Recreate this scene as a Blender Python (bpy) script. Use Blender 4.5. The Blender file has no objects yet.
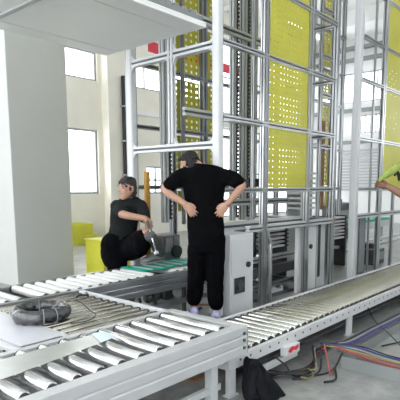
import bpy, bmesh, math, random
from mathutils import Vector, Matrix, noise
random.seed(7)
sc = bpy.context.scene
col = sc.collection
PI = math.pi

# ------------------------------------------------------------------ camera
F, PX, PY, H = 490.0, 220.0, 254.0, 1.40
HEAD, PIT = math.radians(40.2), math.radians(7.8)
FW = Vector((math.cos(HEAD)*math.cos(PIT), math.sin(HEAD)*math.cos(PIT), -math.sin(PIT)))
RT = Vector((math.sin(HEAD), -math.cos(HEAD), 0))
UP = RT.cross(FW)
EYE = Vector((0, 0, H))
cd = bpy.data.cameras.new('camera'); cam = bpy.data.objects.new('camera', cd); col.objects.link(cam)
cam.matrix_world = Matrix(((RT.x, UP.x, -FW.x, 0), (RT.y, UP.y, -FW.y, 0), (RT.z, UP.z, -FW.z, H), (0, 0, 0, 1)))
cd.sensor_width = 36; cd.lens = F/400*36
cd.shift_x = -(PX-200)/400; cd.shift_y = (PY-200)/400
cd.clip_end = 200
sc.camera = cam
HF = Vector((math.cos(HEAD), math.sin(HEAD), 0))          # level heading

def J(px, py, d):
    """world point seen at a pixel, d metres away along the level heading"""
    r = FW + RT*((px-PX)/F) - UP*((py-PY)/F)
    return EYE + r*(d/r.dot(HF))

# ------------------------------------------------------------------ materials
def mat(name, colr, rough=.5, metal=0., nscale=0, namt=.0, bump=0, bscale=60, spec=.5, coat=0):
    m = bpy.data.materials.new(name); m.use_nodes = True
    nt = m.node_tree; b = nt.nodes['Principled BSDF']
    c = (*colr, 1)
    b.inputs['Base Color'].default_value = c
    b.inputs['Roughness'].default_value = rough
    b.inputs['Metallic'].default_value = metal
    b.inputs['Specular IOR Level'].default_value = spec
    if coat: b.inputs['Coat Weight'].default_value = coat
    if nscale:
        tc = nt.nodes.new('ShaderNodeTexCoord'); n = nt.nodes.new('ShaderNodeTexNoise')
        n.inputs['Scale'].default_value = nscale; n.inputs['Detail'].default_value = 6
        r = nt.nodes.new('ShaderNodeValToRGB')
        r.color_ramp.elements[0].position = .3; r.color_ramp.elements[1].position = .7
        r.color_ramp.elements[0].color = (*[max(0, x*(1-namt)) for x in colr], 1)
        r.color_ramp.elements[1].color = (*[min(1, x*(1+namt)) for x in colr], 1)
        nt.links.new(tc.outputs['Object'], n.inputs['Vector'])
        nt.links.new(n.outputs['Fac'], r.inputs['Fac'])
        nt.links.new(r.outputs['Color'], b.inputs['Base Color'])
    if bump:
        tc = nt.nodes.new('ShaderNodeTexCoord'); n = nt.nodes.new('ShaderNodeTexNoise')
        n.inputs['Scale'].default_value = bscale; n.inputs['Detail'].default_value = 4
        bp = nt.nodes.new('ShaderNodeBump'); bp.inputs['Strength'].default_value = bump; bp.inputs['Distance'].default_value = .01
        nt.links.new(tc.outputs['Object'], n.inputs['Vector'])
        nt.links.new(n.outputs['Fac'], bp.inputs['Height'])
        nt.links.new(bp.outputs['Normal'], b.inputs['Normal'])
    return m

def floor_mat():
    m = mat('concrete_floor', (.42, .43, .42), .35)
    nt = m.node_tree; b = nt.nodes['Principled BSDF']; L = nt.links.new
    tc = nt.nodes.new('ShaderNodeTexCoord')
    n1 = nt.nodes.new('ShaderNodeTexNoise'); n1.inputs['Scale'].default_value = 1.3; n1.inputs['Detail'].default_value = 8; n1.inputs['Roughness'].default_value = .65
    n2 = nt.nodes.new('ShaderNodeTexNoise'); n2.inputs['Scale'].default_value = 9; n2.inputs['Detail'].default_value = 5
    mx = nt.nodes.new('ShaderNodeMix'); mx.data_type = 'FLOAT'; mx.inputs[0].default_value = .35
    L(tc.outputs['Object'], n1.inputs['Vector']); L(tc.outputs['Object'], n2.inputs['Vector'])
    L(n1.outputs['Fac'], mx.inputs[2]); L(n2.outputs['Fac'], mx.inputs[3])
    r = nt.nodes.new('ShaderNodeValToRGB')
    r.color_ramp.elements[0].position = .32; r.color_ramp.elements[0].color = (.12, .125, .12, 1)
    r.color_ramp.elements[1].position = .66; r.color_ramp.elements[1].color = (.42, .43, .42, 1)
    L(mx.outputs[0], r.inputs['Fac']); L(r.outputs['Color'], b.inputs['Base Color'])
    r2 = nt.nodes.new('ShaderNodeMapRange'); r2.inputs[3].default_value = .22; r2.inputs[4].default_value = .5
    L(n1.outputs['Fac'], r2.inputs[0]); L(r2.outputs[0], b.inputs['Roughness'])
    return m

def glass_mat():
    m = bpy.data.materials.new('window_glass'); m.use_nodes = True
    nt = m.node_tree; nt.nodes.remove(nt.nodes['Principled BSDF'])
    o = nt.nodes['Material Output']; t = nt.nodes.new('ShaderNodeBsdfTransparent'); g = nt.nodes.new('ShaderNodeBsdfGlossy')
    g.inputs['Roughness'].default_value = .03
    mx = nt.nodes.new('ShaderNodeMixShader'); mx.inputs[0].default_value = .05
    nt.links.new(t.outputs[0], mx.inputs[1]); nt.links.new(g.outputs[0], mx.inputs[2])
    nt.links.new(mx.outputs[0], o.inputs[0])
    return m

def emit_mat(name, colr, s):
    m = mat(name, colr, .5); b = m.node_tree.nodes['Principled BSDF']
    b.inputs['Emission Color'].default_value = (*colr, 1); b.inputs['Emission Strength'].default_value = s
    return m

M = dict(
    floor=floor_mat(), glass=glass_mat(),
    wall=mat('cream_wall', (.88, .85, .76), .8, nscale=2, namt=.04),
    wallg=mat('pale_wall', (.86, .87, .86), .8, nscale=2, namt=.04),
    ceil=mat('ceiling_white', (.88, .88, .88), .8, nscale=1, namt=.03),
    column=mat('column_paint', (.52, .53, .515), .75, nscale=1.5, namt=.025, bump=.05, bscale=30),
    slab=mat('slab_paint', (.90, .90, .87), .5, nscale=1.2, namt=.03),
    slabrim=mat('slab_rim_paint', (.90, .90, .88), .45),
    alu=mat('aluminium', (.52, .53, .54), .28, .95, nscale=6, namt=.05),
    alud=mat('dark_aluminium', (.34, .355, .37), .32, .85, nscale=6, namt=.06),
    white=mat('white_powder_coat', (.66, .67, .68), .4, nscale=4, namt=.03),
    lgrey=mat('light_grey_coat', (.50, .52, .52), .45, nscale=4, namt=.04),
    rail=mat('conveyor_rail_aluminium', (.62, .63, .64), .42, .35, nscale=5, namt=.04),
    chrome=mat('chrome_roller', (.80, .80, .80), .25, .96, nscale=14, namt=.05),
    zinc=mat('zinc_roller', (.46, .45, .39), .24, .95, nscale=10, namt=.1),
    steel=mat('steel_roller', (.62, .62, .58), .25, .92, nscale=10, namt=.1),
    pale=mat('pale_roller', (.68, .68, .66), .4, .25, nscale=8, namt=.04),
    black=mat('black_plastic', (.025, .025, .028), .5),
    dark=mat('dark_metal', (.10, .105, .11), .45, .5, nscale=8, namt=.2),
    yellow=mat('yellow_panel', (.56, .53, .035), .42, nscale=2.5, namt=.05),
    yellow2=mat('yellow_plastic', (.68, .66, .06), .5, nscale=3, namt=.05),
    red=mat('red_paint', (.65, .03, .06), .5),
    green=mat('green_rubber', (.0, .36, .26), .5, nscale=20, namt=.15),
    wood=mat('plank_wood', (.55, .30, .06), .6, nscale=12, namt=.25),
    brown=mat('brown_board', (.30, .17, .09), .6, nscale=9, namt=.2),
    grey=mat('mid_grey_coat', (.24, .255, .255), .5, nscale=5, namt=.06),
    sheet=mat('cover_sheet', (.70, .71, .76), .35, .2, nscale=3, namt=.03),
    galv=mat('galvanised_sheet', (.72, .73, .71), .33, .8, nscale=5, namt=.08),
    film=mat('blue_film', (.62, .78, .85), .2, .1),
    skin=mat('skin', (.45, .255, .175), .5, nscale=20, namt=.06),
    skind=mat('tanned_skin', (.30, .155, .10), .5, nscale=20, namt=.06),
    hair=mat('black_hair', (.006, .0055, .0055), .7, nscale=60, namt=.5, bump=.4, bscale=150),
    hairg=mat('greying_hair', (.028, .026, .025), .7, nscale=80, namt=.6, bump=.4, bscale=150),
    shirt=mat('black_cotton', (.0035, .0035, .004), .95, nscale=30, namt=.2, bump=.35, bscale=14, spec=.06),
    shirt2=mat('charcoal_cotton', (.020, .022, .023), .95, nscale=30, namt=.2, bump=.4, bscale=14, spec=.06),
    pants=mat('black_trouser_cloth', (.0025, .0025, .0035), .95, nscale=30, namt=.2, bump=.4, bscale=12, spec=.06),
    shin=mat('dark_grey_cloth', (.10, .10, .10), .9, nscale=30, namt=.2, bump=.2, bscale=20),
    shoe=mat('grey_suede', (.30, .30, .295), .85, nscale=30, namt=.2),
    shoew=mat('white_blue_shoe', (.42, .42, .62), .6, nscale=30, namt=.35),
    sole=mat('white_sole', (.8, .8, .82), .6),
    lips=mat('lips', (.36, .15, .12), .5), eye=mat('eye_dark', (.02, .015, .012), .3),
    wrap=mat('black_plastic_wrap', (.020, .021, .025), .24, nscale=25, namt=.5, bump=.9, bscale=30, spec=.8, coat=.5),
    fabric=mat('black_fabric', (.006, .0065, .009), .8, nscale=25, namt=.3, bump=.5, bscale=25, spec=.2),
    ledge=mat('louvre_grey', (.50, .51, .52), .6),
    housing=mat('dark_grey_housing', (.14, .15, .155), .5, nscale=5, namt=.06),
    slot=mat('groove_shade', (.10, .105, .11), .5),  # dark colour painted on groove bottoms as their shade
    outside=mat('outside_building', (.20, .20, .22), .8),
    lamp=emit_mat('fill_lamp_diffuser', (1, 1, 1), 9),  # glow of the unseen lamps added for fill light
    greenfilm=mat('lime_strip', (.36, .45, .10), .5, nscale=12, namt=.3),
)
for k, c in dict(c_red=(.36, .045, .045), c_orange=(.50, .20, .13), c_blue=(.03, .06, .22), c_purple=(.10, .05, .20), c_teal=(.02, .10, .13),
                 c_white=(.38, .38, .38), c_black=(.015, .015, .017), c_yellow=(.36, .31, .09), c_pink=(.40, .14, .12), c_green=(.25, .45, .15)).items():
    M[k] = mat(k, c, .45)

# ------------------------------------------------------------------ mesh builder
class MB:
    def __init__(s): s.v = []; s.f = []; s.m = []; s.sm = []
    def add(s, vs, fs, mi=0, smooth=False):
        o = len(s.v); s.v += [tuple(v) for v in vs]
        for f in fs: s.f.append([i+o for i in f]); s.m.append(mi); s.sm.append(smooth)
        return s
    def box(s, x0, x1, y0, y1, z0, z1, mi=0):
        x0, x1 = sorted((x0, x1)); y0, y1 = sorted((y0, y1)); z0, z1 = sorted((z0, z1))
        return s.add([(x0,y0,z0),(x1,y0,z0),(x1,y1,z0),(x0,y1,z0),(x0,y0,z1),(x1,y0,z1),(x1,y1,z1),(x0,y1,z1)],
                     [(0,3,2,1),(4,5,6,7),(0,1,5,4),(1,2,6,5),(2,3,7,6),(3,0,4,7)], mi)
    def prism(s, poly, a, b, origin, U, V, W, mi=0, dark=()):
        """closed polygon (u,v) extruded along W from a to b"""
        n = len(poly); O = Vector(origin); U = Vector(U); V = Vector(V); W = Vector(W)
        vs = [O+U*p[0]+V*p[1]+W*a for p in poly]+[O+U*p[0]+V*p[1]+W*b for p in poly]
        fs = [(i, (i+1) % n, n+(i+1) % n, n+i) for i in range(n)]+[tuple(range(n-1, -1, -1)), tuple(range(n, 2*n))]
        s.add(vs, fs, mi)
        for i in dark: s.m[len(s.m)-len(fs)+i] = 1
        return s
    def loft(s, rings, mi=0, smooth=True, cap=True):
        n = len(rings[0]); vs = [p for r in rings for p in r]; fs = []
        for k in range(len(rings)-1):
            for i in range(n): fs.append((k*n+i, k*n+(i+1) % n, (k+1)*n+(i+1) % n, (k+1)*n+i))
        if cap: fs += [tuple(range(n-1, -1, -1)), tuple(range((len(rings)-1)*n, len(rings)*n))]
        return s.add(vs, fs, mi, smooth)
    def tube(s, pts, r, n=10, mi=0, smooth=True, roundcap=False, flat=None):
        pts = [Vector(p) for p in pts]; R = r if isinstance(r, (list, tuple)) else [r]*len(pts)
        T = []
        for i in range(len(pts)):
            a = pts[max(i-1, 0)]; b = pts[min(i+1, len(pts)-1)]; T.append((b-a).normalized())
        u = T[0].orthogonal().normalized() if flat is None else (Vector(flat)-T[0]*T[0].dot(Vector(flat))).normalized()
        rings = []
        def ring(c, t, u, rr):
            w = t.cross(u)
            return [c+u*(math.cos(2*PI*k/n)*rr)+w*(math.sin(2*PI*k/n)*rr) for k in range(n)]
        for i, (c, t) in enumerate(zip(pts, T)):
            u = (u-t*u.dot(t)).normalized()
            if i == 0 and roundcap:
                for q in (80, 55, 28): rings.append(ring(c-t*R[0]*math.sin(math.radians(q)), t, u, R[0]*math.cos(math.radians(q))))
            rings.append(ring(c, t, u, R[i]))
            if i == len(pts)-1 and roundcap:
                for q in (28, 55, 80): rings.append(ring(c+t*R[-1]*math.sin(math.radians(q)), t, u, R[-1]*math.cos(math.radians(q))))
        return s.loft(rings, mi, smooth)
    def disc(s, c, axis, r, h, n=16, mi=0, smooth=False):
        c = Vector(c); a = Vector(axis).normalized()
        return s.tube([c, c+a*h], r, n, mi, smooth)
    def ell(s, c, ax, n=12, m=8, mi=0):
        c = Vector(c); ax = [Vector(a) for a in ax]; rings = []
        for k in range(m+1):
            t = -PI/2+PI*(k+.02*(k == 0)-.02*(k == m))/m
            rr = max(math.cos(t), .03)
            rings.append([c+ax[0]*(rr*math.cos(2*PI*i/n))+ax[1]*(rr*math.sin(2*PI*i/n))+ax[2]*math.sin(t) for i in range(n)])
        return s.loft(rings, mi, True)
    def mesh(s, name, mats):
        me = bpy.data.meshes.new(name); me.from_pydata(s.v, [], s.f)
        for m in (mats if isinstance(mats, (list, tuple)) else [mats]): me.materials.append(m)
        for p, mi, sm in zip(me.polygons, s.m, s.sm): p.material_index = mi; p.use_smooth = sm
        bm = bmesh.new(); bm.from_mesh(me); bmesh.ops.recalc_face_normals(bm, faces=bm.faces); bm.to_mesh(me); bm.free()
        return me
    def build(s, name, mats, parent=None, bevel=0, loc=None):
        o = bpy.data.objects.new(name, s.mesh(name, mats)); col.objects.link(o)
        if loc is not None:
            o.location = loc
        if parent is not None: adopt(o, parent)
        if bevel:
            b = o.modifiers.new('bevel', 'BEVEL'); b.width = bevel; b.segments = 2; b.limit_method = 'ANGLE'
        return o

def wpos(p):
    return p.location.copy() if p.parent is None else p.location+wpos(p.parent)
def adopt(o, parent):
    o.parent = parent; o.location = o.location-wpos(parent)
def tag(o, label, cat, group=None, kind=None):
    o['label'] = label; o['category'] = cat
    if group: o['group'] = group
    if kind: o['kind'] = kind
    return o
def thing(name, loc, label, cat, group=None):
    o = bpy.data.objects.new(name, None); col.objects.link(o); o.location = loc; o.empty_display_size = .1
    return tag(o, label, cat, group)
def struct(name, mb, m, **k):
    o = mb.build(name, m, **k); o['kind'] = 'structure'; return o
def inst(name, me, loc, parent, rot=None):
    o = bpy.data.objects.new(name, me); col.objects.link(o); o.location = loc
    if rot: o.rotation_euler = rot
    adopt(o, parent); return o
def cat_rom(pts, k=6):
    P = [Vector(p) for p in pts]; P = [P[0]*2-P[1]]+P+[P[-1]*2-P[-2]]; out = []
    for i in range(1, len(P)-2):
        for j in range(k):
            t = j/k; a, b, c, d = P[i-1:i+3]
            out.append(.5*((2*b)+(c-a)*t+(2*a-5*b+4*c-d)*t*t+(3*b-a-3*c+d)*t**3))
    out.append(P[-2]); return out

# ================================================================== SETTING
YB, XE, ZC = 11.0, 19.0, 7.2
struct('floor', MB().box(-4, XE+.3, -5, YB+.3, -.15, 0), M['floor'])

def wall_holes(axis, pos, th, a0, a1, z1, holes):
    """wall with rectangular openings; holes = (a0,a1,z0,z1)"""
    As = sorted({a0, a1, *[h[0] for h in holes], *[h[1] for h in holes]}); Zs = sorted({0, z1, *[h[2] for h in holes], *[h[3] for h in holes]})
    mb = MB()
    for i in range(len(As)-1):
        for k in range(len(Zs)-1):
            ca, cz = (As[i]+As[i+1])/2, (Zs[k]+Zs[k+1])/2
            if any(h[0] < ca < h[1] and h[2] < cz < h[3] for h in holes): continue
            if axis == 'y': mb.box(As[i], As[i+1], pos, pos+th, Zs[k], Zs[k+1])
            else: mb.box(pos, pos+th, As[i], As[i+1], Zs[k], Zs[k+1])
    return mb
NW = [0]
def window(axis, pos, h, nx, nz):
    NW[0] += 1
    a0, a1, z0, z1 = h; fr = MB(); t = .05
    def bx(p0, p1, q0, q1):
        if axis == 'y': fr.box(p0, p1, pos+.06, pos+.12, q0, q1)
        else: fr.box(pos+.06, pos+.12, p0, p1, q0, q1)
    bx(a0, a0+t, z0, z1); bx(a1-t, a1, z0, z1); bx(a0+t, a1-t, z0, z0+t); bx(a0+t, a1-t, z1-t, z1)
    for i in range(1, nx):
        c = a0+(a1-a0)*i/nx; bx(c-.025, c+.025, z0+t, z1-t)
    for k in range(1, nz):
        c = z0+(z1-z0)*k/nz; bx(a0+t, a1-t, c-.025, c+.025)
    w = struct('window_%d' % NW[0], fr, M['alud'])
    g = MB()
    if axis == 'y': g.box(a0+.02, a1-.02, pos+.085, pos+.095, z0+.02, z1-.02)
    else: g.box(pos+.085, pos+.095, a0+.02, a1-.02, z0+.02, z1-.02)
    g.build('window_pane', M['glass'], w)
back = [(7.13, 8.03, 1.22, 2.88), (7.13, 8.07, 4.12, 4.86), (8.86, 10.6, 4.16, 4.88), (9.70, 10.50, 1.2, 2.0), (10.85, 12.6, 4.16, 4.9),
        (12.9, 15.4, .35, 3.4), (15.7, 18.6, .35, 3.4), (12.9, 15.4, 3.9, 6.3), (15.7, 18.6, 3.9, 6.3), (4.6, 6.4, 1.22, 4.86), (1.0, 3.6, 1.22, 4.86), (-3, 0.2, 1.22, 4.86)]
struct('wall_back', wall_holes('y', YB, .3, -4, XE+.3, ZC, back), M['wall'])
for h, nx, nz in zip(back, (1, 1, 2, 2, 2, 3, 3, 3, 3, 2, 2, 2), (1, 1, 1, 2, 1, 2, 2, 2, 2, 3, 3, 3)): window('y', YB, h, nx, nz)
endw = [(7.0, 8.75, 3.53, 4.24), (2.5, 6.5, 2.75, 5.2), (-3, 1.5, 2.75, 5.2), (7.3, 10.5, 4.75, 5.9)]
struct('wall_right', wall_holes('x', XE, .3, -5, YB, ZC, endw), M['wallg'])
for h, nx in zip(endw, (8, 4, 4, 4)): window('x', XE, h, nx, 1)
left = [(-4, 2.5, .1, 6.4), (3.2, 10, .1, 6.4)]  # unseen openings, made tall to throw light up under the slab
struct('wall_left', wall_holes('x', -4.3, .3, -5, YB+.3, ZC, left), M['wallg'])
for h in left: window('x', -4.3, h, 5, 3)
front = [(-3, 2, 2.6, 4.6), (8, 13, 2.6, 4.6)]  # unseen openings, kept small so little light comes from behind
struct('wall_front', wall_holes('y', -5.3, .3, -4.3, XE+.3, ZC, front), M['wallg'])
for h in front: window('y', -5.3, h, 6, 2)
struct('ceiling', MB().box(-4.3, XE+.3, -5.3, YB+.3, ZC, ZC+.2), M['ceil'])
struct('trim_1', MB().box(8.17, 8.80, YB-.3, YB, 0, ZC), M['wall'])                      # pilaster between the windows
struct('trim_2', MB().box(8.80, XE, YB-.06, YB, 3.42, 3.54), M['wallg'])                 # string course
bm_ = MB()
for z in (3.12, 4.36, 6.3, 6.75): bm_.box(XE-.25, XE, -5, YB, z, z+.12)
struct('trim_3', bm_, M['grey'])                                                         # ledges on the end wall
rb = MB()
for x in (4, 8, 12, 16): rb.box(x-.12, x+.12, -5, YB, ZC-.5, ZC)
struct('trim_4', rb, M['wallg'])
lv = MB()
for i in range(14): lv.box(XE-.06, XE, 6.6, 9.6, 1.25+i*.12, 1.25+i*.12+.085)
struct('trim_5', lv, M['ledge'])                                                         # louvred end-wall lining
struct('column', MB().box(3.32, 4.22, 6.5, 7.4, 0, ZC), M['column'], bevel=.01)
# outside the windows
o = MB().box(2, 9.2, 22, 30, -.2, 4.4).box(7.4, 8.8, 21.6, 22, 2.6, 3.4).build('building', M['outside'])
tag(o, 'grey building outside seen through the tall back window', 'building')
# unseen ceiling lamps, added to light the hall
for i, x in enumerate((0, 4.6, 9.2, 13.8)):
    for j, y in enumerate((1.2, 5.4, 9.0)):
        t = thing('added_fill_lamp', (x+1.2, y, ZC-.62), 'unseen ceiling lamp added for fill light in row %s across the hall, bay %s' % (('near', 'middle', 'far')[j], ('one', 'two', 'three', 'four')[i]), 'lamp', 'added fill lamps')
        t['label'] = 'unseen white tube lamp added under the ceiling for fill light'
        MB().box(x, x+2.4, y-.12, y+.12, ZC-.6, ZC-.5).build('fill_lamp_housing', M['white'], t)
        MB().box(x+.03, x+2.37, y-.1, y+.1, ZC-.62, ZC-.6).build('diffuser', M['lamp'], t)
        MB().box(x+.3, x+.33, y-.01, y+.01, ZC-.5, ZC).box(x+2.07, x+2.1, y-.01, y+.01, ZC-.5, ZC).build('hanger', M['dark'], t)

# wall-side things
t = MB().tube([(8.62, YB-.36, 0), (8.62, YB-.36, 4.3)], .05, 12)
for z in (.8, 1.7, 2.6, 3.5): t.box(8.55, 8.69, YB-.43, YB-.30, z, z+.04, 1)
tag(t.build('conduit_pipe', [M['black'], M['lgrey']]), 'black vertical pipe with pale brackets on the back wall pilaster', 'pipe')
b = MB().box(9.84, 14.3, YB-.012, YB, 5.22, 5.52)
tag(b.build('banner', M['red']), 'long red banner strip high on the back wall', 'banner')

# ================================================================== ROLLER CONVEYORS
def roller_mesh(name, length, r, m, n=18, cap=None):
    mb = MB(); h = length/2; c = r*.28
    prof = [(-h, r-c), (-h+c, r), (h-c, r), (h, r-c)]
    rings = [[(0, y, 0) for _ in range(n)] for y, _ in prof]
    rings = [[(math.cos(2*PI*k/n)*rr, y, math.sin(2*PI*k/n)*rr) for k in range(n)] for y, rr in prof]
    mb.loft(rings, 0, True)
    for s in (-1, 1):
        mb.tube([(0, s*h, 0), (0, s*(h+.012), 0)], r*.82, n, 1)
        mb.tube([(0, s*(h+.012), 0), (0, s*(h+.03), 0)], r*.3, 8, 2)
    return mb.mesh(name, [m, M['black'], M['dark']])
def c_rail(axis, a0, a1, inner, outer, z0, z1, grooves=True):
    """beam along axis 'x' or 'y'; outer face grooved"""
    s = 1 if outer > inner else -1; w = abs(outer-inner); hz = z1-z0
    if grooves:
        g = .006
        P = [(0, 0), (w, 0), (w, hz*.30), (w-g, hz*.32), (w-g, hz*.36), (w, hz*.38), (w, hz*.62), (w-g, hz*.64), (w-g, hz*.68), (w, hz*.70), (w, hz), (0, hz)]
    else: P = [(0, 0), (w, 0), (w, hz), (0, hz)]
    mb = MB()
    if axis == 'x': mb.prism(P, a0, a1, (0, inner, z0), (0, s, 0), (0, 0, 1), (1, 0, 0))
    else: mb.prism(P, a0, a1, (inner, 0, z0), (s, 0, 0), (0, 0, 1), (0, 1, 0))
    return mb
def leg_mb(x, y, z1, s=.05):
    return MB().box(x-s/2, x+s/2, y-s/2, y+s/2, .015, z1).box(x-s*.9, x+s*.9, y-s*.9, y+s*.9, 0, .015)

# near conveyor: X runs along it, chrome rollers across
ZT = .50
nc = thing('roller_conveyor', (1.2, 2.23, 0), 'wide roller conveyor in front with big chrome rollers and white side rails', 'conveyor')
c_rail('x', -.6, 2.50, 1.955, 1.875, ZT-.19, ZT+.0).build('side_rail', M['rail'], nc, .004)
c_rail('x', -.6, 2.50, 2.535, 2.585, ZT-.19, ZT+.0).build('side_rail', M['rail'], nc, .004)
c_rail('y', 1.956, 2.534, 2.43, 2.50, ZT-.19, ZT+.0).build('end_beam', M['rail'], nc, .004)
MB().box(2.50, 2.512, 1.88, 1.99, ZT-.19, ZT-.02).build('end_plate', M['alud'], nc, .002)
bo = MB()
for z in (.36, .41, .455): bo.disc((2.46, 1.875, z), (0, -1, 0), .011, .008, 10)
bo.build('bolt', M['dark'], nc)
rm = roller_mesh('roller', .545, .036, M['chrome'], 20)
for i in range(22):
    x = 2.345-i*.134
    if x > -.55: inst('roller', rm, (x, 2.245, ZT-.022), nc)
for x, y in ((2.20, 1.93), (2.20, 2.55), (.5, 1.93), (.5, 2.55)): leg_mb(x, y, ZT-.19, .06).build('leg', M['lgrey'], nc, .003)
MB().box(.5, 2.28, 1.92, 1.95, .12, .16).build('brace', M['lgrey'], nc)

# far conveyor
fc = thing('roller_conveyor', (2.5, 4.0, 0), 'pale roller conveyor behind, running to the tower past the man in charcoal', 'conveyor')
c_rail('x', -.6, 4.62, 3.73, 3.67, ZT-.18, ZT).build('side_rail', M['alud'], fc, .004)
c_rail('x', -.6, 4.62, 4.30, 4.35, ZT-.18, ZT).build('side_rail', M['alud'], fc, .004)
rp = roller_mesh('roller', .53, .036, M['pale'], 18)
for i in range(46):
    x = 4.5-i*.112
    if i in (8, 9, 22, 30, 37): continue
    inst('roller', rp, (x, 4.015, ZT-.024), fc)
for x in (4.3, 2.9, 1.2): 
    for y in (3.70, 4.325): leg_mb(x, y, ZT-.18, .06).build('leg', M['lgrey'], fc, .003)
MB().box(1.2, 4.3, 3.69, 3.72, .14, .19).build('brace', M['alud'], fc)
# cross conveyors
def cross(x0, x1, label):
    t = thing('roller_conveyor', ((x0+x1)/2, 3.13, 0), label, 'conveyor')
    for a, b in ((x0+.045, x0), (x1-.045, x1)): c_rail('y', 2.595, 3.66, a, b, ZT-.16, ZT-.002).build('side_rail', M['white'], t, .003)
    me = roller_mesh('roller', x1-x0-.14, .023, M['zinc'], 16)
    for i in range(11): inst('roller', me, ((x0+x1)/2, 2.65+i*.096, ZT-.03), t, (0, 0, PI/2))
    for x in (x0+.03, x1-.03):
        for y in (2.75, 3.5): leg_mb(x, y, ZT-.16, .05).build('leg', M['lgrey'], t)
    MB().box(x0+.06, x1-.06, 2.6, 3.65, ZT-.15, ZT-.12).build('gap_shade_sheet', M['dark'], t)  # dark sheet standing in for the shade in the roller gaps
    return t
cross(1.59, 2.46, 'cross conveyor of dull zinc rollers under the wrapped cable coil')
cross(.35, 1.31, 'cross conveyor of dull zinc rollers left of the lavender cover plate')
o = MB().prism([(0, 0), (0, -.03), (.004, -.03), (.004, -.004), (.256, -.004), (.256, -.03), (.26, -.03), (.26, 0)], 2.6, 3.66, (1.32, 0, ZT+.004), (1, 0, 0), (0, 0, 1), (0, 1, 0))
cp = thing('cover_plate', (1.45, 3.1, ZT), 'flat pale lavender cover plate between the two cross conveyors', 'cover plate')
o.build('plate', M['sheet'], cp)
MB().box(1.36, 1.54, 2.62, 3.64, .0, ZT-.001).build('pedestal', M['lgrey'], cp)

# sheet metal strip on the rollers
st = thing('metal_strip', (1.3, 2.3, ZT+.014), 'long bare sheet metal strip lying on the front chrome rollers', 'metal strip')
g = MB(); q = [(.55, 2.10), (1.62, 2.265), (1.68, 2.43), (.55, 2.42)]
g.add([(x, y, ZT+.0155) for x, y in q]+[(x, y, ZT+.0195) for x, y in q], [(0, 3, 2, 1), (4, 5, 6, 7), (0, 1, 5, 4), (1, 2, 6, 5), (2, 3, 7, 6), (3, 0, 4, 7)])
g.build('sheet', M['galv'], st)
g = MB(); q = [(1.625, 2.262), (1.76, 2.30), (1.77, 2.44), (1.685, 2.44)]
g.add([(x, y, ZT+.016) for x, y in q]+[(x, y, ZT+.021) for x, y in q], [(0, 3, 2, 1), (4, 5, 6, 7), (0, 1, 5, 4), (1, 2, 6, 5), (2, 3, 7, 6), (3, 0, 4, 7)])
g.build('film_end', M['film'], st)['label'] = 'pale blue film end'

# low conveyor on the right
ZR = .27
rc = thing('roller_conveyor', (5.5, 2.3, 0), 'low narrow roller conveyor on the right with punched white rails', 'conveyor')
X0, X1 = 2.42, 9.2
pr = MB()
pr.box(X0, X1, 1.965, 2.0, ZR-.085, ZR-.0)
nr = pr.build('side_rail', M['white'], rc, .003)
ho = MB(); x = X0+.12
while x < 7.5:
    ho.disc((x, 1.9652, ZR-.035), (0, -1, 0), .010, .0012, 10); x += .118
ho.build('hole', M['dark'], nr)
MB().box(X0+.05, X1, 2.61, 2.65, ZR-.085, ZR+.005).build('side_rail', M['white'], rc, .003)
rr = roller_mesh('roller', .56, .033, M['zinc'], 16)
rr2 = roller_mesh('roller', .56, .033, M['steel'], 16)
x = X0+.06; i = 0
while x < 8.9:
    inst('roller', rr2 if i < 11 else rr, (x, 2.305, ZR-.02), rc); x += .099; i += 1
sp = MB().disc((0, -.0065, 0), (0, 1, 0), .019, .013, 8).mesh('sprocket', M['black']); x = X0+.06
while x < 8.9:
    inst('sprocket', sp, (x, 2.0095, ZR+.002), rc); x += .099
for x in (2.46, 4.25, 5.9, 7.6):
    for y in (1.985, 2.63): MB().box(x-.034, x+.034, y-.018, y+.018, .0, ZR-.086).box(x-.05, x+.05, y-.03, y+.03, 0, .01).build('leg', M['white'], rc, .002)
MB().box(2.7, 9.0, 2.02, 2.58, .10, .12).build('gap_shade_sheet', M['dark'], rc)  # dark sheet added to imitate the shade below these rollers
MB().box(2.60, 3.30, 1.972, 1.996, .055, .105).build('lower_rail', M['white'], rc, .002)
MB().box(X0, X0+.03, 2.0, 2.61, ZR-.085, ZR-.05).build('end_plate', M['white'], rc, .002)
sb = MB().box(3.03, 3.22, 1.905, 1.964, .130, .205).build('sensor_box', M['white'], rc, .006)
MB().prism([(3.05, .165), (3.085, .152), (3.12, .168), (3.16, .155), (3.195, .172), (3.19, .195), (3.15, .186), (3.11, .198), (3.07, .188)], 1.900, 1.9045, (0, 0, 0), (1, 0, 0), (0, 0, 1), (0, 1, 0)).build('red_mark', M['red'], sb)

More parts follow.
